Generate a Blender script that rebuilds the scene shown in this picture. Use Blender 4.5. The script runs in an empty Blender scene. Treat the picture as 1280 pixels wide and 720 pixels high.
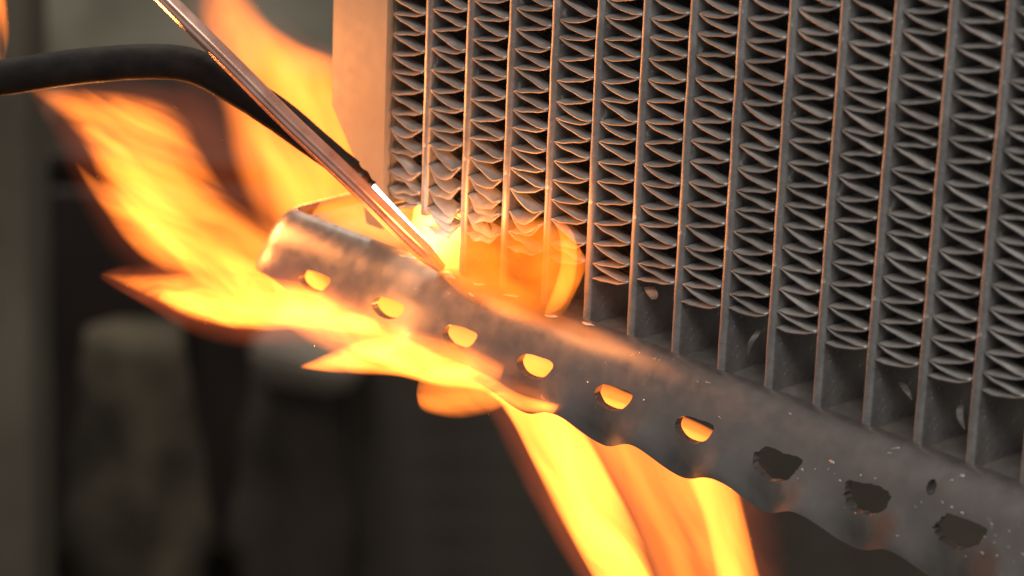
import bpy, bmesh, math, random
from mathutils import Vector, Matrix, noise
random.seed(7)
S = bpy.context.scene
C = S.collection
R = math.radians
MM = 0.001

# ------------------------------------------------------------------ camera
YAW, PIT, ROL, DIST = 0.78371, 0.33836, 0.03859, 0.5352
TGT = Vector((0.03352, 0.0, 0.00113))
FPX = 3945.8                                  # focal length in pixels of a 1280 wide picture
fw = Vector((-math.sin(YAW)*math.cos(PIT), math.cos(YAW)*math.cos(PIT), -math.sin(PIT)))
r0 = fw.cross(Vector((0, 0, 1))).normalized(); u0 = r0.cross(fw)
rt = r0*math.cos(ROL) + u0*math.sin(ROL)
up = -r0*math.sin(ROL) + u0*math.cos(ROL)
CAM = TGT - fw*DIST
cd = bpy.data.cameras.new('camera'); cam = bpy.data.objects.new('camera', cd); C.objects.link(cam)
m = Matrix((rt, up, -fw)).transposed().to_4x4(); m.translation = CAM
cam.matrix_world = m
cd.sensor_width = 36; cd.lens = 36*FPX/1280
cd.clip_start = 0.02; cd.clip_end = 50
cd.dof.use_dof = True; cd.dof.focus_distance = 0.512; cd.dof.aperture_fstop = 25
S.camera = cam

def ray(x, y):
    return fw + rt*((x-640)/FPX) - up*((y-360)/FPX)
def atY(x, y, Y):                             # pixel -> point on the vertical plane Y (metres)
    d = ray(x, y); return CAM + d*((Y-CAM.y)/d.y)
def atD(x, y, D):                             # pixel -> point at depth D from the camera
    return CAM + ray(x, y)*D
def depth(p): return (Vector(p)-CAM).dot(fw)

# ------------------------------------------------------------------ world and lamps
w = bpy.data.worlds.new('World'); S.world = w; w.use_nodes = True
bg = w.node_tree.nodes['Background']
bg.inputs[0].default_value = (0.86, 0.83, 0.80, 1); bg.inputs[1].default_value = 0.30
def area(name, loc, tgt, sx, sy, power, col):
    l = bpy.data.lights.new(name, 'AREA'); l.shape = 'RECTANGLE'; l.size = sx; l.size_y = sy
    l.energy = power; l.color = col
    o = bpy.data.objects.new(name, l); C.objects.link(o); o.location = loc
    o.rotation_euler = (Vector(tgt)-Vector(loc)).to_track_quat('-Z', 'Y').to_euler()
    return o
area('unseen_lamp', (0.55, -0.75, 1.25), (0.05, 0, 0), 0.8, 0.6, 11.0, (1.0, 0.93, 0.86))
area('unseen_lamp', (-0.9, 0.6, 1.6), (-1.3, 1.6, -0.4), 0.5, 0.5, 46.0, (1.0, 0.89, 0.74))  # added lamp out of view, brightens the wall, post and cabinet behind
S.view_settings.view_transform = 'Standard'; S.view_settings.look = 'None'
S.view_settings.exposure = 0; S.view_settings.gamma = 1
cy = S.cycles
cy.use_denoising = True
cy.max_bounces = 8; cy.diffuse_bounces = 3; cy.glossy_bounces = 4; cy.volume_bounces = 0
cy.transparent_max_bounces = 64
cy.sample_clamp_indirect = 3
cy.volume_step_rate = 1.0; cy.volume_max_steps = 256

# ------------------------------------------------------------------ helpers
def tag(o, label=None, cat=None, group=None, kind=None):
    if label: o['label'] = label
    if cat: o['category'] = cat
    if group: o['group'] = group
    if kind: o['kind'] = kind
    return o
def link(name, me, mat, parent=None, smooth=False):
    if mat and not me.materials: me.materials.append(mat)
    if smooth:
        for p in me.polygons: p.use_smooth = True
    o = bpy.data.objects.new(name, me); C.objects.link(o)
    if parent: o.parent = parent
    return o
def mesh(name, vs, fs):
    me = bpy.data.meshes.new(name); me.from_pydata([tuple(v) for v in vs], [], fs); me.update(); return me
def empty(name, loc=(0, 0, 0)):
    o = bpy.data.objects.new(name, None); C.objects.link(o); o.location = loc; o.empty_display_size = 0.01; return o
def loft(rings, close=True, caps=True):
    n = len(rings[0]); vs = [v for r in rings for v in r]; fs = []
    for i in range(len(rings)-1):
        for j in range(n if close else n-1):
            a = i*n+j; b = i*n+(j+1) % n
            fs.append((a, b, b+n, a+n))
    if caps:
        fs.append(tuple(range(n))[::-1]); k = (len(rings)-1)*n; fs.append(tuple(range(k, k+n)))
    return vs, fs
def fix(me):
    bm = bmesh.new(); bm.from_mesh(me); bmesh.ops.recalc_face_normals(bm, faces=bm.faces); bm.to_mesh(me); bm.free(); return me
def cat(pts, n):                              # Catmull-Rom resample of tuples
    out = []; k = len(pts)
    for i in range(n):
        t = i/(n-1)*(k-1); a = min(int(t), k-2); f = t-a
        p0, p1, p2, p3 = pts[max(a-1, 0)], pts[a], pts[a+1], pts[min(a+2, k-1)]
        out.append(tuple(0.5*(2*q1+(q2-q0)*f+(2*q0-5*q1+4*q2-q3)*f*f+(3*q1-q0-3*q2+q3)*f**3) for q0, q1, q2, q3 in zip(p0, p1, p2, p3)))
    return out
def lerp(a, b, t): return a+(b-a)*t
def sstep(a, b, x):
    t = max(0, min(1, (x-a)/(b-a))); return t*t*(3-2*t)

class NT:
    def __init__(s, name):
        s.m = bpy.data.materials.new(name); s.m.use_nodes = True; s.t = s.m.node_tree; s.t.nodes.clear()
        s.out = s.t.nodes.new('ShaderNodeOutputMaterial')
    def n(s, ty, **kw):
        x = s.t.nodes.new('ShaderNode'+ty)
        for k, v in kw.items():
            if k.startswith('i_'): x.inputs[k[2:].replace('_', ' ')].default_value = v
            else: setattr(x, k, v)
        return x
    def l(s, a, b): s.t.links.new(a, b)
    def noise(s, vec, scale, detail=4, rough=0.55, dist=0):
        x = s.n('TexNoise'); x.inputs['Scale'].default_value = scale; x.inputs['Detail'].default_value = detail
        x.inputs['Roughness'].default_value = rough; x.inputs['Distortion'].default_value = dist
        if vec: s.l(vec, x.inputs['Vector'])
        return x.outputs['Fac']
    def ramp(s, fac, *stops):
        x = s.n('ValToRGB'); e = x.color_ramp.elements
        while len(e) < len(stops): e.new(0.5)
        for i, (p, c) in enumerate(stops):
            e[i].position = p; e[i].color = (*c, 1) if len(c) == 3 else c
        s.l(fac, x.inputs[0]); return x.outputs[0]
    def mix(s, fac, a, b):
        x = s.n('Mix', data_type='RGBA')
        for sock, v in ((x.inputs[0], fac), (x.inputs[6], a), (x.inputs[7], b)):
            if hasattr(v, 'links'): s.l(v, sock)
            elif isinstance(v, tuple): sock.default_value = (*v, 1)
            else: sock.default_value = v
        return x.outputs[2]
    def math(s, op, a, b=0.0, clamp=False):
        x = s.n('Math', operation=op); x.use_clamp = clamp
        for i, v in enumerate((a, b)):
            if hasattr(v, 'links'): s.l(v, x.inputs[i])
            else: x.inputs[i].default_value = v
        return x.outputs[0]
    def rng(s, v, a, b, c, d):
        x = s.n('MapRange'); s.l(v, x.inputs[0])
        for i, q in enumerate((a, b, c, d)): x.inputs[i+1].default_value = q
        return x.outputs[0]
    def coord(s): return s.n('TexCoord').outputs['Object']

def g3(v): return (v, v, v)
def metal(name, dark, light, rough=(0.4, 0.6), metallic=0.85, scale=120, speck=None, bump=0.15, stains=(), vscale=1.0, bdist=0.0004):
    t = NT(name); co = t.coord()
    n1 = t.noise(co, scale, 6, 0.6); n2 = t.noise(co, scale*6, 4)
    n = t.math('ADD', t.math('MULTIPLY', n1, 0.7), t.math('MULTIPLY', n2, 0.3))
    col = t.ramp(n, (0.32, dark), (0.68, light))
    if speck:
        sp = t.noise(co, speck[0], 3, 0.7, 0.6)
        mask = t.rng(sp, speck[1], speck[1]+0.05, 0, 1)
        col = t.mix(mask, col, speck[2])
        if len(speck) > 3:
            sp2 = t.noise(co, speck[0]*2.3, 4, 0.75, 1.5)
            col = t.mix(t.rng(sp2, speck[1]+0.02, speck[1]+0.06, 0, 0.7), col, speck[3])
    for (p, r, c) in stains:
        vm = t.n('VectorMath', operation='DISTANCE'); t.l(co, vm.inputs[0]); vm.inputs[1].default_value = p
        dd = t.math('ADD', vm.outputs['Value'], t.math('MULTIPLY', t.math('SUBTRACT', n1, 0.5), r*1.6))
        col = t.mix(t.rng(dd, r*0.4, r, 0.75, 0), col, c)
    b = t.n('BsdfPrincipled'); t.l(col, b.inputs['Base Color'])
    b.inputs['Metallic'].default_value = metallic
    t.l(t.rng(n2, 0.3, 0.7, rough[0], rough[1]), b.inputs['Roughness'])
    bp = t.n('Bump'); bp.inputs['Strength'].default_value = bump; bp.inputs['Distance'].default_value = bdist
    t.l(n, bp.inputs['Height']); t.l(bp.outputs[0], b.inputs['Normal'])
    t.l(b.outputs[0], t.out.inputs['Surface'])
    return t.m
def plain(name, a, b_, rough=0.8, scale=20, bump=0.2, bdist=0.002, spec=0.3):
    t = NT(name); co = t.coord(); n = t.noise(co, scale, 6)
    b = t.n('BsdfPrincipled'); t.l(t.ramp(n, (0.3, a), (0.7, b_)), b.inputs['Base Color'])
    b.inputs['Roughness'].default_value = rough; b.inputs['Specular IOR Level'].default_value = spec
    bp = t.n('Bump'); bp.inputs['Strength'].default_value = bump; bp.inputs['Distance'].default_value = bdist
    t.l(n, bp.inputs['Height']); t.l(bp.outputs[0], b.inputs['Normal'])
    t.l(b.outputs[0], t.out.inputs['Surface']); return t.m

# ------------------------------------------------------------------ setting far behind
WALLD = 2.3
def frame_at(D):                              # a vertical frame facing the camera's heading, D metres ahead
    return Matrix((r0, Vector((-math.sin(YAW), math.cos(YAW), 0)), Vector((0, 0, 1)))).transposed()
HX = r0; HY = Vector((-math.sin(YAW), math.cos(YAW), 0)); HZ = Vector((0, 0, 1))
def onH(x, y, H):                             # pixel -> point on the upright plane H metres ahead of the camera
    d = ray(x, y); return CAM + d*(H/d.dot(HY))
def hbox(c, sx, sy, sz, bev=0.0, jit=0.0):    # box with axes HX HY HZ
    bm = bmesh.new(); bmesh.ops.create_cube(bm, size=1)
    for v in bm.verts: v.co = Vector((v.co.x*sx, v.co.y*sy, v.co.z*sz))
    if bev: bmesh.ops.bevel(bm, geom=list(bm.edges), offset=bev, segments=3, affect='EDGES', profile=0.5)
    if jit:
        bmesh.ops.subdivide_edges(bm, edges=list(bm.edges), cuts=4, use_grid_fill=True)
        for v in bm.verts: v.co += Vector(noise.noise_vector(v.co*9+c*3))*jit
    me = bpy.data.meshes.new('box'); bm.to_mesh(me); bm.free(); return me
def hplace(o, c):
    mm = Matrix((HX, HY, HZ)).transposed().to_4x4(); mm.translation = c; o.matrix_world = mm; return o
FLOORZ = -0.80
m_floor = plain('floor_concrete', (0.05, 0.048, 0.042), (0.10, 0.095, 0.085), 0.9, 4)
fl = link('floor', hbox(Vector((0, 0, 0)), 6, 6, 0.1), m_floor); hplace(fl, Vector((CAM.x, CAM.y, FLOORZ-0.05))+HY*2.0)
tag(fl, kind='structure')
m_wall = plain('wall_plaster', (0.12, 0.115, 0.09), (0.30, 0.285, 0.235), 0.9, 9)
wl = link('wall', hbox(Vector((0, 0, 0)), 6, 0.1, 3.0), m_wall); hplace(wl, Vector((CAM.x, CAM.y, FLOORZ+1.5))+HY*(WALLD+0.05))
tag(wl, kind='structure')

def part(name, x0, y0, x1, y1, H, th, mat, parent=None, bev=0.01, jit=0.0, to_floor=False):
    a = onH(x0, y0, H); b = onH(x1, y1, H); xc = min(max((x0+x1)/2, 0), 1280)
    a.z = onH(xc, y0, H).z; b.z = onH(xc, y1, H).z
    if to_floor: b.z = FLOORZ
    sx = (b-a).dot(HX); sz = a.z-b.z
    c = (a+b)/2; c = c - HY*((c-CAM).dot(HY)-H-th/2)
    o = link(name, hbox(c, sx, th, sz, bev, jit), mat); hplace(o, c)
    if parent:
        mw = o.matrix_world.copy(); o.parent = parent; o.matrix_parent_inverse = parent.matrix_world.inverted(); o.matrix_world = mw
    return o
m_post = plain('post_timber', (0.09, 0.08, 0.06), (0.16, 0.145, 0.112), 0.85, 9)
tag(part('timber_post', -60, -200, 44, 700, 1.75, 0.08, m_post, bev=0.008, to_floor=True), 'pale grey timber post standing beside the black cabinet', 'post')
m_dark = plain('crate_black', (0.009, 0.006, 0.005), (0.022, 0.015, 0.013), 0.7, 8)
m_dark2 = plain('slat_dark', (0.06, 0.05, 0.042), (0.10, 0.085, 0.07), 0.8, 12)
m_sack = plain('sack_cloth', (0.025, 0.021, 0.015), (0.10, 0.085, 0.06), 0.95, 7, 0.6, 0.02)
m_sack2 = plain('sack_cloth_brown', (0.022, 0.018, 0.015), (0.085, 0.067, 0.055), 0.95, 7, 0.6, 0.02)
m_block = plain('block_stone', (0.09, 0.077, 0.064), (0.17, 0.145, 0.12), 0.9, 10)
m_panel = plain('panel_board', (0.032, 0.027, 0.022), (0.085, 0.072, 0.06), 0.85, 9)

# ribbed dark board leaning under the header
root = empty('slatted_panel', onH(640, 800, 1.95)); root.location.z = FLOORZ
bpy.context.view_layer.update()
for i in range(9):
    y0 = 465+i*47
    if i == 0: y0 = 462
    part('slat', 440, y0, 1330, 465+(i+1)*47-0.5, 1.95, 0.034, m_panel, root, bev=0.0008)
part('back_board', 438, 458, 1332, 900, 1.985, 0.02, m_dark2, root, bev=0.002, to_floor=True)
tag(root, 'dark grey panel of wide horizontal slats behind the radiator', 'panel')

crate = empty('cabinet', onH(240, 480, 2.05)); crate.location.z = FLOORZ; bpy.context.view_layer.update()
part('body', 42, 205, 452, 900, 2.05, 0.20, m_dark, crate, bev=0.01, to_floor=True)
part('top', 36, 196, 458, 222, 2.043, 0.22, m_dark, crate, bev=0.005)
part('door', 60, 240, 236, 700, 2.036, 0.012, m_dark, crate, bev=0.004)
part('door', 244, 240, 436, 700, 2.036, 0.012, m_dark, crate, bev=0.004)
tag(crate, 'black cabinet standing behind two cloth sacks beside the post', 'cabinet')
def sack(px0, px1, py0, H, mat, label):
    a = onH(px0, py0, H); b = onH(px1, py0, H); wd = (b-a).length; top = a.z
    rings = []
    for i in range(22):
        t = i/21; z = lerp(FLOORZ, top, t)
        k = (1-0.18*sstep(0.8, 1, t))*(0.9+0.1*math.sin(t*5+px0))
        if i in (0,): k *= 0.9
        ring = []
        for j in range(28):
            an = j/28*math.tau
            f = 1+0.22*noise.noise(Vector((math.cos(an)*1.8+px0, math.sin(an)*1.8, t*7)))+0.07*math.sin(an*5+t*4)
            ring.append(HX*(math.cos(an)*wd/2*k*f)+HY*(math.sin(an)*wd*0.4*k*f)+HZ*(z-FLOORZ))
        rings.append(ring)
    vs, fs = loft(rings)
    o = link('sack', mesh('sack', vs, fs), mat, smooth=True)
    c = (a+b)/2+HY*0.1; c.z = FLOORZ; o.location = c
    return tag(o, label, 'sack', 'sacks before the cabinet')
sack(56, 236, 478, 1.80, m_sack, 'olive cloth sack standing by the post before the black cabinet')
sack(276, 430, 510, 1.80, m_sack2, 'brown cloth sack with a pale stone block on top')
tag(part('stone_block', 312, 440, 448, 508, 1.83, 0.12, m_block, bev=0.02, jit=0.02), 'pale grey stone block lying on the brown sack', 'block')
m_ledge = plain('ledge_brown', (0.10, 0.055, 0.04), (0.17, 0.10, 0.075), 0.9, 10)
sh = empty('wall_shelf', onH(200, 190, 2.2)); bpy.context.view_layer.update()
part('board', 30, 182, 420, 200, 2.2, 0.10, m_ledge, sh, bev=0.003)
part('bracket', 36, 50, 52, 182, 2.27, 0.02, m_dark2, sh, bev=0.002)
part('bracket', 330, 60, 346, 182, 2.27, 0.02, m_dark2, sh, bev=0.002)
tag(sh, 'brown wall shelf with dark brackets above the black cabinet', 'shelf')

# ------------------------------------------------------------------ radiator
PITCH = 10*MM; TH = 1.75*MM; DEP = 22*MM; ZT = 100*MM; PER = 3.46*MM
m_tube = metal('tube_aluminium', (0.20, 0.19, 0.185), (0.42, 0.405, 0.395), (0.36, 0.5), 0.5, 160, (420, 0.63, (0.62, 0.61, 0.59)), 0.3)
m_fin = metal('fin_aluminium', (0.24, 0.225, 0.21), (0.44, 0.42, 0.40), (0.36, 0.5), 0.5, 90, None, 0.1)
m_side = metal('side_plate_steel', (0.33, 0.265, 0.195), (0.43, 0.35, 0.265), (0.5, 0.65), 0.2, 60, None, 0.1)
hole_px = [(391, 352), (482, 386), (571, 422), (665, 459), (763, 498), (864, 538), (967, 582), (1081, 624), (1197, 667)]
FY = -6.3*MM                                  # outer face of the front flange
holes = [atY(x, y, FY) for x, y in hole_px]
rust = (0.22, 0.13, 0.095)
m_head = metal('header_metal', (0.19, 0.174, 0.165), (0.275, 0.257, 0.245), (0.28, 0.44), 0.68, 60,
               (300, 0.685, (0.42, 0.39, 0.35), (0.50, 0.47, 0.43)), 0.14,
               stains=[((holes[6].x+5*MM, FY, holes[6].z-3*MM), 3*MM, rust), ((holes[7].x+4.5*MM, FY, holes[7].z-3*MM), 3.4*MM, rust),
                       ((holes[8].x+6*MM, FY, holes[8].z-3.5*MM), 4*MM, (0.18, 0.11, 0.085)),
                       ((atY(525, 335, 0).x, -2*MM, 0), 7*MM, (0.62, 0.58, 0.52)),
                       ((-24*MM, -5*MM, -4*MM), 13*MM, (0.30, 0.25, 0.225))])
m_sheet = metal('tube_sheet_metal', (0.20, 0.18, 0.165), (0.34, 0.31, 0.29), (0.45, 0.6), 0.6, 90, None, 0.2)
rad = empty('radiator', (60*MM, 8*MM, -16*MM))
RO = Vector(rad.location)
tag(rad, 'aluminium radiator core of upright tubes and zigzag fins in a scalloped header', 'radiator')
def rpart(name, me, mat, smooth=False, parent=None):
    o = link(name, me, mat, parent or rad, smooth)
    if not parent: o.location = -RO
    return o

# tubes: one mesh shared, rounded nose
def tube_mesh(seed, z0=-4*MM, z1=ZT):
    prof = []
    for j in range(9):
        a = math.pi*(j/8); prof.append((TH/2-math.cos(a)*TH/2, -math.sin(a)*TH*0.32+TH*0.32))
    for j in range(9):
        a = math.pi*(j/8); prof.append((TH/2+math.cos(a)*TH/2, DEP-TH*0.3+math.sin(a)*TH*0.3))
    rings = []
    for i in range(60):
        z = lerp(z0, z1, i/59); ring = []
        for (x, y) in prof:
            d = noise.noise(Vector((seed*7.3, z*160, y*60)))*0.10*MM
            e = noise.noise(Vector((seed*3.1+5, z*420, x*900)))*0.07*MM if y < TH*0.4 else 0
            ring.append(Vector((x+d, y+e, z)))
        rings.append(ring)
    vs, fs = loft(rings); return fix(mesh('tube', vs, fs))
tms = [tube_mesh(s) for s in range(4)]
for k in range(1, 16):
    o = rpart('tube', tms[k % 4] if k > 1 else tube_mesh(9, 8.2*MM), m_tube, True); o.location = Vector((k*PITCH, 0, 0))-RO

# fins: continuous corrugated louvred strip between two tubes
FY0 = 0.2*MM
fin_end = {0: 7.5, 1: 7.0, 2: 7.5, 3: 8.0, 4: 8.5, 5: 7.2, 6: 9.5, 7: 8.6, 8: 10.2, 9: 10.0, 10: 10.4, 11: 10.6, 12: 10.8, 13: 11.4, 14: 12}
def fin_mesh(k):
    rnd = random.Random(100+k)
    xa = k*PITCH+TH-0.05*MM; xb = (k+1)*PITCH-0.22*MM
    if k == 0: xa = 1.6*MM
    z0 = fin_end[k]*MM; nper = int((ZT-z0)/PER); NS = 22
    npts = nper*NS
    ph = rnd.random()
    jit = [(rnd.uniform(-1, 1), rnd.uniform(-1, 1), rnd.uniform(-1, 1)) for _ in range(nper*2+3)]
    path = []
    for i in range(npts+1):
        t = i/NS
        sn = math.sin(math.tau*t-math.pi/2)
        tri = math.asin(0.986*sn)/math.asin(0.986)
        h = t*2; hi = int(h); f = h-hi
        j0, j1 = jit[hi], jit[hi+1]; f2 = f*f*(3-2*f)
        z = z0+t*PER
        crush = 0
        if k <= 4: crush = (1-sstep(13*MM, (30-2.5*k)*MM, z))*(1.0 if k < 4 else 0.45)
        dz = lerp(j0[0], j1[0], f2)*(0.32+0.75*crush)*MM
        dx = lerp(j0[1], j1[1], f2)*(0.25+0.5*crush)*MM
        if i < 1.0*NS and k > 4: z += (1-i/(1.0*NS))*0.9*MM*(0.5+0.5*rnd.random()*0+0.3)      # last folds pressed together
        wv = 0.5*(xb-xa)
        x = (xa+xb)/2+tri*wv*(1-0.06*abs(j0[2]))+dx*(1-abs(tri))*0.6
        bend = lerp(j0[2], j1[2], f2)*(0.36+1.7*crush)*MM
        path.append((x, z+dz, 1-abs(tri), bend, crush*(1.35 if k in (1, 2) else 0.7)))
    vs, fs = [], []
    # slats: (y0, y1, louvre tilt)
    slats = [(0.0, 1.9*MM, 0.0)]; y = 1.9*MM
    while y < DEP-2*MM:
        y1 = y+1.25*MM; slats.append((y, y1, 1.0 if y < DEP/2 else -1.0)); y = y1
    slats.append((y, DEP-0.6*MM, 0))
    normals = []
    for i in range(len(path)):
        a = path[max(i-1, 0)]; b = path[min(i+1, len(path)-1)]
        d = Vector((b[0]-a[0], b[1]-a[1])).normalized(); normals.append((-d.y, d.x))
    for si, (ya, yb, tl) in enumerate(slats):
        base = len(vs)
        thick = 0.14*MM if si == 0 else 0
        for (x, z, wgt, bend, tri), (nx, nz) in zip(path, normals):
            wl = sstep(0.12, 0.4, wgt)*0.27*MM*tl
            for yy, sg in ((ya, -1), (yb, 1)):
                bz = bend*max(0, 1-yy/(7*MM))**1.5*wgt
                if si == 0 and sg < 0: bz -= (0.38+1.1*tri)*MM*sstep(0.02, 0.55, wgt)
                o = sg*wl
                if thick:
                    vs.append((x+nx*(o+thick), FY0+yy, z+nz*(o+thick)+bz)); vs.append((x+nx*(o-thick), FY0+yy, z+nz*(o-thick)+bz))
                else: vs.append((x+nx*o, FY0+yy, z+nz*o+bz))
        m_ = 4 if thick else 2
        for i in range(len(path)-1):
            a = base+i*m_; b = a+m_
            if thick:
                fs += [(a, b, b+2, a+2), (a+3, b+3, b+1, a+1), (a+1, b+1, b, a)]
            else: fs.append((a, b, b+1, a+1))
        if thick: fs.append((base, base+2, base+3, base+1))
    return mesh('fin', vs, fs)
fins = {}
for k in range(0, 15):
    fins[k] = rpart('fin', fin_mesh(k), m_fin, True)

m_flap = metal('dark_fin', (0.09, 0.08, 0.075), (0.26, 0.24, 0.225), (0.4, 0.6), 0.5, 500, None, 0.5)  # darker copy of the fin metal, keeps the flaps from rendering white
# torn flaps hanging off the lowest fold
def flap(k, pts, th=0.12*MM, label=None):
    rows = cat(pts, 12); rings = []
    for (x, y, z, hx, hy) in rows:
        c = Vector((x, y, z))*MM; h = Vector((hx, hy, 0.3*hx))*MM*0.42
        nrm = Vector((hy, -hx, 0)); nrm = nrm.normalized()*th if nrm.length else Vector((0, th, 0))
        rings.append([c-h-nrm, c+h-nrm, c+h+nrm, c-h+nrm])
    vs, fs = loft(rings)
    o = link('torn_flap', fix(mesh('torn_flap', vs, fs)), m_flap, fins[k])
    return o
def fl_at(px, py, Y): 
    p = atY(px, py, Y*MM); return p.x/MM, Y, p.z/MM
def flap_px(k, seq, Y):
    flap(k, [(*fl_at(x, y, Y+dy), hx, hy) for (x, y, hx, hy, dy) in seq])
flap_px(8, [(950, 412, .9, .3, 1.5), (944, 420, 1.2, .6, .5), (938, 430, .9, .5, 0), (935, 445, .15, .1, .3)], 1.0)
flap_px(11, [(1128, 478, 1.3, .3, 1.6), (1132, 486, 1.1, .5, .8), (1136, 492, .7, .3, .4), (1140, 500, .12, .1, .5)], 1.0)
flap_px(12, [(1203, 504, .9, .2, 2), (1200, 512, 1.1, .5, 1), (1201, 524, .9, .5, .6), (1206, 536, .12, .1, .7)], 1.2)
flap_px(6, [(812, 358, 2.4, .4, .6), (814, 363, 2.6, .4, .0), (817, 369, 2.2, .3, -.2), (818, 374, 1.2, .2, -.2)], 0.9)
flap_px(2, [(604, 272, 1.2, .2, 1), (608, 280, .9, .3, .3), (612, 288, .5, .2, 0), (612, 293, .3, .1, 0)], 0.9)
flap_px(4, [(722, 306, .8, .2, 1), (724, 316, .9, .3, .3), (723, 326, .5, .2, 0), (724, 333, .2, .1, 0)], 0.9)

# side plate: folded channel with a cut corner
a = atY(415, 0, 0); b = atY(490, 0, 0)
xl = atY(415, 130, 0).x; zc = atY(415, 130, 0).z; x2 = atY(448, 208, 0).x; z2 = atY(448, 208, 0).z; zb = 3*MM
out = [(xl, ZT), (xl, zc), (x2, z2), (x2+2.5*MM, zb), (1.2*MM, zb), (1.2*MM, ZT)]
bm = bmesh.new()
f = bm.faces.new([bm.verts.new((x, -0.3*MM, z)) for x, z in out])
ex = bmesh.ops.extrude_face_region(bm, geom=[f])
for v in ex['geom']:
    if isinstance(v, bmesh.types.BMVert): v.co.y += 1.5*MM
bmesh.ops.bevel(bm, geom=list(bm.edges), offset=0.25*MM, segments=2, affect='EDGES')
bmesh.ops.recalc_face_normals(bm, faces=bm.faces)
me = bpy.data.meshes.new('side_plate'); bm.to_mesh(me); bm.free()
sp = rpart('side_plate', me, m_side)
bm = bmesh.new(); bmesh.ops.create_cube(bm, size=1)
for v in bm.verts: v.co = Vector((0.55*MM+v.co.x*1.2*MM, 11.5*MM+v.co.y*20*MM, (ZT+zb)/2+v.co.z*(ZT-zb-1*MM)))
me = bpy.data.meshes.new('side_web'); bm.to_mesh(me); bm.free()
o = link('side_web', me, m_side, sp)

# header: swept shell with scalloped flange
XE = -24.3*MM; XR = 165*MM; YB = 27*MM; RC = 2.4*MM
hx = [h.x for h in holes]
def scal(x):                                  # 0..1, 1 = lowest just left of each hole
    q = [hx[0]-20*MM]+hx+[hx[-1]+21.5*MM, hx[-1]+43*MM]
    q = [v-2.0*MM for v in q]
    for i in range(len(q)-1):
        if q[i] <= x < q[i+1]:
            return 0.5+0.5*math.cos(math.tau*(x-q[i])/(q[i+1]-q[i]))
    return 0.5
pathp = []                                    # (pos x, pos y, outward nx, ny)
x = XR
while x > XE+RC:
    pathp.append((x, 0, 0, -1)); x -= 0.8*MM
for i in range(0, 15):
    a = -math.pi/2-i/14*math.pi/2
    pathp.append((XE+RC+RC*math.cos(a), RC+RC*math.sin(a), math.cos(a), math.sin(a)))
y = RC+1*MM
while y < YB-RC:
    pathp.append((XE, y, -1, 0)); y += 1*MM
for i in range(0, 11):
    a = math.pi-i/10*math.pi/2
    pathp.append((XE+RC+RC*math.cos(a), YB-RC+RC*math.sin(a), math.cos(a), math.sin(a)))
x = XE+RC+2*MM
while x < XR:
    pathp.append((x, YB, 0, 1)); x += 4*MM
outer = [(-0.7, -0.9), (-0.7, 0.25), (-0.35, 0.5), (0.3, 0.45), (1.4, 0.05), (2.6, -0.8), (3.7, -2.0), (4.5, -3.4), (5.05, -5.0), (5.45, -6.6), (5.75, -8.0), (6.0, -9.4), (6.2, -10.8), (6.35, -12.2), (6.45, -13.6), (6.5, -14.7), (6.5, -15.6)]
TK = 1.5
inner = []
for i, (o_, z_) in enumerate(outer):
    a = outer[max(i-1, 0)]; b = outer[min(i+1, len(outer)-1)]
    d = Vector((b[0]-a[0], b[1]-a[1])).normalized(); n_ = Vector((d.y, -d.x))   # inward
    if i < 3: continue
    inner.append((o_-abs(d.y)*TK, z_-abs(d.x)*TK*0.9) if i < len(outer)-1 else (o_-TK, z_))
prof = outer+inner[::-1]
rings = []
for (px_, py_, nx, ny) in pathp:
    front = ny < -0.3 and py_ < 5*MM
    s = scal(px_) if front else 0.5
    enda = sstep(XE+4*MM, XE+22*MM, px_) if front else 0     # shorter flange at the left end
    ring = []
    for (o_, z_) in prof:
        lw = sstep(-8, -15.6, z_)
        z2_ = z_; o2 = o_
        if z_ < -3:
            k_ = (z_+3)/(-12.6)
            fin_z = -15.6-(s-0.5)*2.8+(1-enda)*(4.2 if front else 5.0)
            fin_z += 0.25*noise.noise(Vector((px_*180, py_*180, 3)))
            z2_ = lerp(-3, fin_z, k_)
            o2 += (-0.6+1.9*(1-s))*lw*(1 if front else 0)*0.9
        o2 += 0.12*noise.noise(Vector((px_*70, z_*0.25, py_*70)))
        o3 = o2*lerp(1.0, 0.5, max(0, -nx)**2)
        ring.append(Vector((px_+nx*o3*MM, py_+ny*o2*MM, z2_*MM)))
    rings.append(ring)
vs, fs = loft(rings)
hm = fix(mesh('header_plate', vs, fs))
head = rpart('header_plate', hm, m_head)
# cut the holes
def cutter(c, pts, name):
    rings = [[Vector((c.x+x*MM, Y*MM, c.z+z*MM)) for x, z in pts] for Y in (-11, -3.2)]
    v, f_ = loft(rings); return v, f_
cv, cf = [], []
DH_OUT = [(-20, -12), (-13, -15), (-5, -14), (8, -10), (18, -6), (22, -2), (21, 4), (16, 11), (8, 15), (-1, 15), (-11, 11), (-18, 4), (-22, -4)]
for i, h in enumerate(holes):
    rnd = random.Random(i*11+3); pts = []
    sc_ = (0.86+0.045*i) if i < 6 else 1.36
    for (dx, dy) in cat(DH_OUT+DH_OUT[:1], 53)[:-1]:
        q = sc_*(1+(0.03 if i < 6 else 0.07)*noise.noise(Vector((dx*0.08+i*5, dy*0.08, 0)))*2)
        if i >= 6:
            q *= 1+0.09*noise.noise(Vector((dx*0.25+i*5, dy*0.25, 4)))
            if dx < -6: q *= 1+rnd.uniform(-0.06, 0.10)
        p = atY(hole_px[i][0]+dx*q, hole_px[i][1]+dy*q, FY); pts.append(((p.x-h.x)/MM, (p.z-h.z)/MM))
    v, f_ = cutter(h, pts, 'hole'); b0 = len(cv); cv += v; cf += [tuple(b0+q for q in ff) for ff in f_]
sh_ = atY(1157, 612, FY+0.5*MM)
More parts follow.
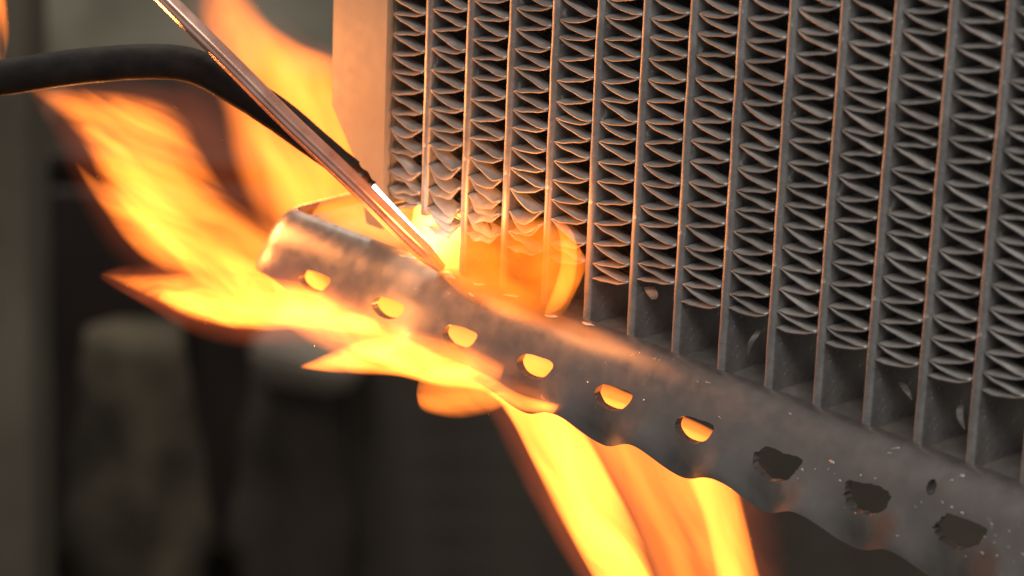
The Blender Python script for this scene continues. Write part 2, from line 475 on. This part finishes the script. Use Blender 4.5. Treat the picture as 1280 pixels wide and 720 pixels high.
pts = [(0.85*math.cos(j/14*math.tau)*(1+0.25*noise.noise(Vector((j*.9, 0, 0)))), 1.15*math.sin(j/14*math.tau)*(1+0.25*noise.noise(Vector((j*.7, 3, 0))))) for j in range(14)]
v, f_ = cutter(sh_, pts, 'hole'); b0 = len(cv); cv += v; cf += [tuple(b0+q for q in ff) for ff in f_]
ct = bpy.data.objects.new('hole_cutter', fix(mesh('cut', cv, cf))); C.objects.link(ct); ct.parent = rad; ct.location = -RO
md = head.modifiers.new('holes', 'BOOLEAN'); md.operation = 'DIFFERENCE'; md.object = ct; md.solver = 'EXACT'
bpy.context.view_layer.update()
dg = bpy.context.evaluated_depsgraph_get()
nm = bpy.data.meshes.new_from_object(head.evaluated_get(dg))
head.modifiers.clear(); head.data = nm
bpy.data.objects.remove(ct)
for p in nm.polygons: p.use_smooth = True
if not nm.materials: nm.materials.append(m_head)
try: nm.set_sharp_from_angle(angle=R(35))
except Exception as e: print('sharp', e)

# tube sheet between the tubes, with a raised collar round each slot
vs, fs = [], []
nx_, ny_ = 440, 28
for i in range(nx_+1):
    for j in range(ny_+1):
        X = lerp(XE+2*MM, XR, i/nx_); Y = lerp(0.1*MM, YB-0.3*MM, j/ny_)
        t = ((X/PITCH) % 1.0)*10-1.0           # mm from tube centre
        t = min(abs(t), abs(t-10), abs(t+10))
        z = -0.75
        if X > 6*MM: z += 0.55*math.exp(-((t-1.3)/0.9)**2)
        else: z = lerp(-3.0, -0.75, sstep(-6*MM, 6*MM, X))
        if X < -18*MM: z = lerp(-3.0, -0.6, sstep(-18*MM, -24*MM, X))
        z += 0.12*noise.noise(Vector((X*200, Y*200, 0)))
        vs.append((X, Y, z*MM))
for i in range(nx_):
    for j in range(ny_):
        a = i*(ny_+1)+j; fs.append((a, a+ny_+1, a+ny_+2, a+1))
rpart('tube_sheet', mesh('tube_sheet', vs, fs), m_sheet, True)

# solder beads and white crumbs on the header
m_bead = metal('solder', (0.45, 0.43, 0.40), (0.70, 0.67, 0.63), (0.3, 0.5), 0.5, 300, None, 0.3)
from mathutils.bvhtree import BVHTree
HB = BVHTree.FromPolygons([v.co.copy() for v in nm.vertices], [tuple(p.vertices) for p in nm.polygons])
def bead(px, py, sx, sz, rnd):
    hit = HB.ray_cast(CAM, ray(px, py).normalized())
    if hit[0] is None: return
    p, n_ = hit[0], hit[1]
    bm = bmesh.new(); bmesh.ops.create_icosphere(bm, subdivisions=2, radius=1)
    t1 = Vector((1, 0, 0)); t1 = (t1-n_*t1.dot(n_)).normalized(); t2 = n_.cross(t1)
    an = rnd.uniform(-0.6, 0.6); t1, t2 = t1*math.cos(an)+t2*math.sin(an), t2*math.cos(an)-t1*math.sin(an)
    for v in bm.verts:
        f = 1+0.9*noise.noise(v.co*1.9+Vector((px, py, 0))); q = v.co*f
        v.co = (t1*q.x*sx+t2*q.y*sz+n_*q.z*min(sx, sz)*0.4)*MM
    me = bpy.data.meshes.new('solder_bead'); bm.to_mesh(me); bm.free()
    o = link('solder_bead', me, m_bead, head, True); o.location = p
rb = random.Random(5)
for (x, y, Y, sx, sz) in [(1203, 594, -3.0, .42, .28), (1190, 600, -3.4, .3, .15), (988, 517, -3.0, .3, .18), (1120, 560, -3.3, .8, .12), (1112, 566, -3.6, .5, .1),
                          (792, 444, -3.3, .8, .1), (800, 441, -3.0, .4, .1), (1040, 578, -5.6, .6, .35), (1076, 594, -6.1, .25, .2), (1094, 598, -6.2, .3, .15), (1050, 601, -6.3, .3, .2),
                          (1178, 628, -6.3, .4, .12), (1190, 634, -6.3, .3, .2), (805, 500, -6.4, .25, .25), (885, 478, -5, .7, .12), (1203, 641, -6.4, .35, .2), (1240, 655, -6.4, .5, .15),
                          (735, 478, -6.1, .25, .2), (900, 522, -6.3, .5, .1)]:
    bead(x, y, sx*0.85, sz*0.85, rb)
for q in range(26):                          # crumbs scattered by the right-hand holes
    t_ = rb.random()**0.7; x = 960+t_*320; bead(x, 545+(x-960)*0.385+rb.gauss(22, 16), rb.uniform(.08, .3), rb.uniform(.06, .16), rb)
# beads of melted filler along the lip under the rod
for (x, y, Y, sx, sz) in [(560, 340, -1.2, 2.4, .5), (600, 352, -1.4, 1.8, .35), (640, 366, -1.0, 2.2, .35), (690, 392, -2.6, 1.8, .3), (735, 402, -1.0, 1.6, .3), (512, 318, -1.2, 2.2, .5), (590, 366, -3.0, 1.0, .2)]:
    bead(x, y+3, sx*0.8, sz*1.3, rb)

# ------------------------------------------------------------------ brazing rod and torch
def tube_along(pts, rfun, n=24, seg=60, prof=None):
    P = cat([tuple(p) for p in pts], seg); P = [Vector(p) for p in P]; rings = []
    for i, p in enumerate(P):
        d = (P[min(i+1, seg-1)]-P[max(i-1, 0)]).normalized()
        a = d.cross(fw).normalized(); b = d.cross(a)
        r = rfun(i/(seg-1)); ring = []
        for j in range(n):
            an = j/n*math.tau; q = prof(an, i/(seg-1)) if prof else 1
            ring.append(p+(a*math.cos(an)+b*math.sin(an))*r*q)
        rings.append(ring)
    vs, fs = loft(rings); return fix(mesh('tube', vs, fs))
def local(o_me, org):
    for v in o_me.vertices: v.co -= org
    return o_me
t = NT('copper_rod'); co = t.coord()
b = t.n('BsdfPrincipled'); b.inputs['Base Color'].default_value = (0.62, 0.30, 0.20, 1); b.inputs['Metallic'].default_value = 0.75
n1 = t.noise(co, 180, 4); t.l(t.rng(n1, 0.3, 0.7, 0.22, 0.38), b.inputs['Roughness'])
t.l(t.ramp(n1, (0.3, (0.80, 0.42, 0.32)), (0.7, (0.97, 0.64, 0.52))), b.inputs['Base Color'])
t.l(b.outputs[0], t.out.inputs['Surface']); m_rod = t.m
tip = atY(552, 335, -1.6*MM); D0 = depth(tip)
rp = [tip, atD(503, 289, D0-0.004), atD(440, 226, D0-0.009), atD(360, 150, D0-0.012), atD(290, 80, D0-0.013), atD(205, -4, D0-0.012), atD(90, -120, D0-0.008)]
def rprof(an, t_): return 1+0.055*math.cos(an*7+t_*1.5)+0.03*math.cos(an*3+1)+0.02*math.cos(an*11+t_*3)
rod = link('brazing_rod', local(tube_along(rp, lambda t_: (0.9+0.75*sstep(0, 0.10, t_)-0.25*t_)*MM, 48, 90, rprof), tip), m_rod, None, True)
rod.location = tip; tag(rod, 'shiny copper brazing rod touching the lip of the header', 'brazing rod')

m_torch = plain('torch_black', (0.006, 0.005, 0.005), (0.018, 0.015, 0.014), 0.7, 220, 0.6, 0.0006, 0.2)
m_torchtip = metal('torch_tip', (0.05, 0.03, 0.022), (0.12, 0.07, 0.05), (0.3, 0.5), 0.9, 200)
DT = D0-0.002
tp = [atD(-90, 104, DT+0.006), atD(0, 97, DT+0.004), atD(90, 84, DT+0.002), atD(180, 77, DT), atD(240, 82, DT), atD(290, 107, DT), atD(345, 142, DT), atD(398, 183, DT-0.0), atD(440, 215, DT)]
torch = empty('torch', tp[4])
bpy.context.view_layer.update()
def tr(t_): return (3.15-0.25*t_-0.7*sstep(0.72, 1.0, t_))*MM
o = link('pipe', local(tube_along(tp, tr, 32, 90, lambda an, t_: 1+0.025*noise.noise(Vector((math.cos(an)*2, math.sin(an)*2, t_*40)))), tp[4]), m_torch, torch, True)
tt = [atD(436, 212, DT), atD(450, 223, DT), atD(464, 235, DT)]
o = link('nozzle', local(tube_along(tt, lambda t_: (2.1-0.9*t_+0.15*math.sin(t_*14))*MM, 24, 24), tp[4]), m_torchtip, torch, True)
tag(torch, 'matt black torch pipe bent down behind the copper rod', 'torch')

# ------------------------------------------------------------------ flames
def flame_mat(name, strength, axis, col=(1.0, 0.21, 0.022), sl=38, sa=300, lo=0.0, hi=2.0, dist=0.5, seed=0, soot=0.0):
    t = NT(name); co = t.coord()
    wn = t.n('TexNoise'); wn.inputs['Scale'].default_value = 38; wn.inputs['Detail'].default_value = 1; t.l(co, wn.inputs['Vector'])
    sb = t.n('VectorMath', operation='SUBTRACT'); t.l(wn.outputs['Color'], sb.inputs[0]); sb.inputs[1].default_value = (.5, .5, .5)
    sc = t.n('VectorMath', operation='SCALE'); t.l(sb.outputs[0], sc.inputs[0]); sc.inputs['Scale'].default_value = 0.012
    ad = t.n('VectorMath', operation='ADD'); t.l(co, ad.inputs[0]); t.l(sc.outputs[0], ad.inputs[1])
    vr = t.n('VectorRotate', rotation_type='EULER_XYZ'); t.l(ad.outputs[0], vr.inputs['Vector'])
    q = Vector(axis).normalized().rotation_difference(Vector((1, 0, 0))).to_euler()
    vr.inputs['Rotation'].default_value = q
    mp = t.n('Mapping'); t.l(vr.outputs[0], mp.inputs[0])
    mp.inputs['Scale'].default_value = (sl, sa, sa); mp.inputs['Location'].default_value = (seed*3.7, seed*1.3, seed)
    n = t.noise(mp.outputs[0], 1.0, 4.0, 0.6, dist)
    k = t.rng(n, 0.32, 0.70, lo, hi)
    e = t.n('Emission'); e.inputs['Color'].default_value = (*col, 1)
    t.l(t.math('MULTIPLY', k, strength), e.inputs['Strength'])
    fin_ = e.outputs[0]
    if soot:
        a_ = t.n('VolumeAbsorption'); a_.inputs['Color'].default_value = (0.25, 0.12, 0.08, 1); a_.inputs['Density'].default_value = soot
        s_ = t.n('AddShader'); t.l(fin_, s_.inputs[0]); t.l(a_.outputs[0], s_.inputs[1]); fin_ = s_.outputs[0]
    t.l(fin_, t.out.inputs['Volume'])
    return t.m
fcount = [0]
def flame(label, pairs, mode, thick=0.5, tmax=7, peak=3.0, group='flames round the header', parent=None, name='flame', nseg=44, diamond=2.8, fringe=0.0, **kw):
    """pairs: (xl, yl, xr, yr[, shift mm]) along the tongue; mode ('Y', mm) plane parallel to the core or ('D', depth)."""
    fcount[0] += 1
    L = []
    for p in cat([tuple(q) if len(q) == 5 else (*q, 0.0) for q in pairs], nseg):
        if mode[0] == 'Y':
            Y = (mode[1]+p[4])*MM; a = atY(p[0], p[1], Y); b = atY(p[2], p[3], Y); nrm = Vector((0, 1, 0))
        else:
            D = mode[1]+p[4]*MM; a = atD(p[0], p[1], D); b = atD(p[2], p[3], D); nrm = fw
        L.append((a, b, nrm))
    rings = []; tm = 0
    for i, (a, b, nrm) in enumerate(L):
        c = (a+b)/2; h = (b-a)/2; wd = h.length*2
        th = min(wd*thick, tmax*MM)/2
        e = min(1, min(i, len(L)-1-i)/3.0+0.04); th *= math.sqrt(e) if e < 1 else 1
        tm = max(tm, th*2); ring = []
        for j in range(20):
            an = j/20*math.tau; ca, sa = math.cos(an), math.sin(an)
            s_ = (1 if sa > 0 else -1)*abs(sa)**diamond
            wob = 1+0.05*noise.noise(c*90+Vector((j*.3, fcount[0], 0)))
            ring.append(c+h*ca*wob+nrm*th*s_)
        rings.append(ring)
    vs, fs = loft(rings)
    org = (L[0][0]+L[0][1])/2
    me = fix(mesh('flame', [v-org for v in vs], fs))
    ax = ((L[-1][0]+L[-1][1])-(L[0][0]+L[0][1]))
    if 'soot' in kw: kw['soot'] = kw['soot']/tm
    mat = flame_mat('flame_%d' % fcount[0], peak/tm, ax, seed=fcount[0], **kw)
    o = link(name, me, mat, parent, True); o.location = org
    if fringe:
        r2 = []
        for i, (a, b, nrm) in enumerate(L):
            c = (a+b)/2; h = (b-a)/2*1.45+(b-a).normalized()*1.2*MM; e = min(1, min(i, len(L)-1-i)/3.0+0.05)
            th = max(3*MM, min((b-a).length*thick, tmax*MM)*0.7)*math.sqrt(e)
            r2.append([c-org+h*math.cos(j/16*math.tau)*e**0.5+nrm*th*(1 if j < 8 else -1)*abs(math.sin(j/16*math.tau))**2.8 for j in range(16)])
        v2, f2 = loft(r2)
        link('fringe', fix(mesh('fringe', v2, f2)), flame_mat('fringe_%d' % fcount[0], fringe/tm, ax, col=(1.0, 0.17, 0.05), seed=fcount[0]+40, sl=30, sa=90, lo=0.2, hi=1.6), o, True)
    if not parent: tag(o, label, 'flame', group)
    return o
DH = depth(Vector((XE, 5*MM, 0)))              # depth of the header's left end
def glow(o, p, power, rad_=6):
    l = bpy.data.lights.new('flame_light', 'POINT'); l.energy = power; l.color = (1.0, 0.34, 0.085); l.shadow_soft_size = rad_*MM
    q = bpy.data.objects.new('flame_light', l); C.objects.link(q); q.parent = o; q.location = Vector(p)-o.location
# main tongue blowing left
fa = flame('large yellow flame tongue blown up and left off the header end', [
    (430, 402, 385, 300), (372, 394, 348, 280), (310, 378, 314, 260), (252, 356, 288, 240), (200, 328, 268, 210), (160, 290, 252, 180), (130, 240, 234, 146), (104, 188, 196, 122), (72, 145, 116, 110), (32, 110, 38, 111)],
    ('D', DH+0.004), 0.45, 10, 2.8, lo=0.1, hi=2.1, fringe=0.16)
glow(fa, atD(95, 150, DH+0.004), 0.29, 10)
flame('bright yellow streak through the lower side of the large tongue', [
    (400, 370, 395, 340), (330, 366, 335, 325), (270, 346, 285, 305), (215, 322, 240, 270), (170, 286, 205, 235), (140, 240, 172, 195), (118, 196, 140, 160), (100, 165, 106, 150)], ('D', DH+0.003), 0.5, 5, 2.3)
flame('thin orange flame wisp along the lower left of the large tongue', [
    (300, 374, 320, 330), (235, 352, 260, 310), (188, 332, 215, 285), (155, 302, 178, 255), (131, 268, 148, 234), (110, 237, 122, 222), (92, 202, 98, 204)], ('D', DH), 0.5, 5, 2.0)
fb = flame('long yellow flame streaming left below the header end', [
    (520, 440, 520, 425), (470, 428, 474, 402), (420, 420, 424, 378), (370, 416, 384, 354), (300, 413, 310, 342), (240, 400, 246, 340), (188, 374, 184, 342), (128, 343, 128, 342)],
    ('Y', -9.5), 0.36, 7, 2.4, lo=0.1, hi=2.0, fringe=0.14)
glow(fb, atY(400, 395, -16*MM), 0.010, 5)
flame('bright yellow flame core along the underside of the long stream', [
    (480, 424, 470, 395), (400, 412, 395, 380), (340, 415, 335, 380), (290, 411, 290, 376), (236, 394, 245, 366), (196, 374, 205, 360)], ('Y', -10), 0.5, 4, 2.2)
flame('bright flame layer hugging the scalloped edge with a white hot end', [
    (690, 520, 700, 505), (640, 512, 652, 492), (600, 490, 610, 468), (550, 484, 556, 444), (500, 472, 505, 422), (450, 468, 450, 424), (415, 466, 408, 442), (376, 461, 376, 456)], ('Y', -8), 0.5, 5, 4.6, lo=0.4)
fc = flame('upright orange flame behind the torch pipe and copper rod', [
    (340, 300, 490, 300), (312, 262, 490, 240), (290, 215, 485, 195), (276, 150, 460, 140), (262, 100, 436, 80), (250, 50, 380, 54), (245, 15, 338, 24), (248, -20, 310, -15), (262, -70, 280, -70)],
    ('D', DH+0.045), 0.35, 14, 3.8, sl=30, sa=110, lo=0.4, hi=1.6, fringe=0.15)
glow(fc, atD(400, 190, DH+0.03), 0.08, 8)
flame('orange flame filling the recess at the header end', [
    (385, 285, 400, 250), (412, 300, 430, 234), (440, 312, 460, 230), (480, 322, 500, 234), (520, 336, 540, 244), (565, 352, 575, 260), (600, 364, 605, 300)], ('Y', 7), 0.5, 9, 2.6, sl=60, sa=140, lo=0.4, soot=0.8)
fd = flame('white hot flame in the gap between the first tubes', [
    (505, 322, 530, 330), (508, 312, 588, 350), (510, 290, 592, 345), (514, 266, 592, 335), (520, 250, 588, 300), (545, 242, 570, 262)], ('Y', 4.0), 0.6, 8, 7, col=(1, 0.38, 0.055), lo=0.5)
glow(fd, atY(540, 285, 3*MM), 0.008, 4)
fe = flame('round orange ball of flame licking the lower tubes', [
    (536, 318, 536, 322), (552, 292, 575, 368), (590, 276, 610, 386), (630, 268, 640, 398), (670, 268, 676, 404), (698, 278, 702, 396), (717, 298, 720, 366), (730, 322, 730, 342)], ('Y', -4), 0.55, 11, 2.1, col=(1, 0.21, 0.012), sl=70, sa=120, lo=0.35, hi=1.55, soot=1.1)
glow(fe, atY(655, 330, -9*MM), 0.020, 9)
flame('bright curved flame rim at the right of the orange ball', [
    (690, 276, 694, 274), (697, 288, 712, 284), (700, 306, 721, 305), (700, 330, 722, 332), (693, 356, 716, 362), (684, 378, 702, 386), (680, 392, 686, 394)], ('Y', -8.5), 0.6, 3, 1.1, lo=0.4)
ff = flame('bright yellow flame pouring down under the header', [
    (575, 450, 650, 470), (600, 476, 704, 498), (634, 522, 742, 552), (660, 572, 772, 606), (692, 636, 798, 662), (734, 712, 820, 718), (780, 790, 850, 790)], ('Y', -2), 0.4, 7, 4.4, lo=0.3, sl=28, sa=190, fringe=0.18)
glow(ff, atY(690, 580, -2*MM), 0.03, 6)
flame('wide orange flame sheet hanging under the header', [
    (680, 470, 895, 550), (700, 515, 920, 592), (738, 570, 932, 630), (780, 640, 942, 680), (810, 715, 952, 725), (835, 790, 962, 790)], ('Y', 6), 0.14, 6, 1.9, sl=25, sa=100, lo=0.3, hi=1.6, fringe=0.15)
flame('yellow flame edge on the outer side of the orange sheet', [
    (840, 550, 908, 580), (858, 600, 922, 605), (876, 640, 934, 650), (888, 690, 946, 700), (896, 740, 957, 745), (906, 800, 962, 800)], ('Y', 4), 0.4, 4, 1.9, sl=25, sa=160, lo=0.4)
flame('small orange flame curl under the scalloped edge', [
    (524, 472, 530, 468), (524, 510, 545, 456), (555, 522, 570, 454), (592, 522, 600, 462), (624, 512, 630, 478), (636, 498, 638, 494)], ('Y', -1), 0.4, 5, 1.6, sl=60, sa=180, lo=0.3)
fg = flame('flame burning inside the channel of the header', [
    (350, 358, 352, 330), (420, 392, 425, 345), (520, 436, 524, 382), (620, 482, 624, 420), (720, 516, 724, 466), (800, 545, 806, 502), (886, 584, 890, 541), (908, 590, 909, 575)], ('Y', 6), 0.9, 9, 2.9, lo=0.4, hi=1.6, diamond=1.0, sa=110)
glow(fg, atY(600, 450, 8*MM), 0.04, 5)
flame('thin orange flame licking the outside of the header holes', [
    (335, 392, 345, 352), (390, 432, 406, 362), (450, 455, 466, 392), (520, 466, 534, 414), (580, 474, 592, 434), (625, 478, 632, 455)], ('Y', -8.4), 0.35, 4, 1.5, lo=0.2)
flame('orange flame sliver beside the timber post', [
    (-30, 95, 6, 76), (-30, 50, 12, 45), (-25, 10, 10, 10), (-20, -30, 6, -30)], ('D', DH), 0.4, 4, 2.4)
# torch inner cone
fcount[0] += 1
jp = [atD(464, 234, DT), atD(500, 271, DT+0.001), atD(544, 318, DT+0.002)]
jm = local(tube_along(jp, lambda t_: (0.85-0.35*t_)*MM, 16, 20), jp[0])
jet = link('torch_jet', jm, flame_mat('torch_jet_glow', 9/(1.6*MM), (1, 0, 0), col=(0.85, 1.0, 0.9), lo=0.8, hi=1.2), None, True)
jet.location = jp[0]; glow(jet, atY(556, 300, -9*MM), 0.028, 5)
tag(jet, 'white blue torch jet shooting from the nozzle along the rod', 'flame')
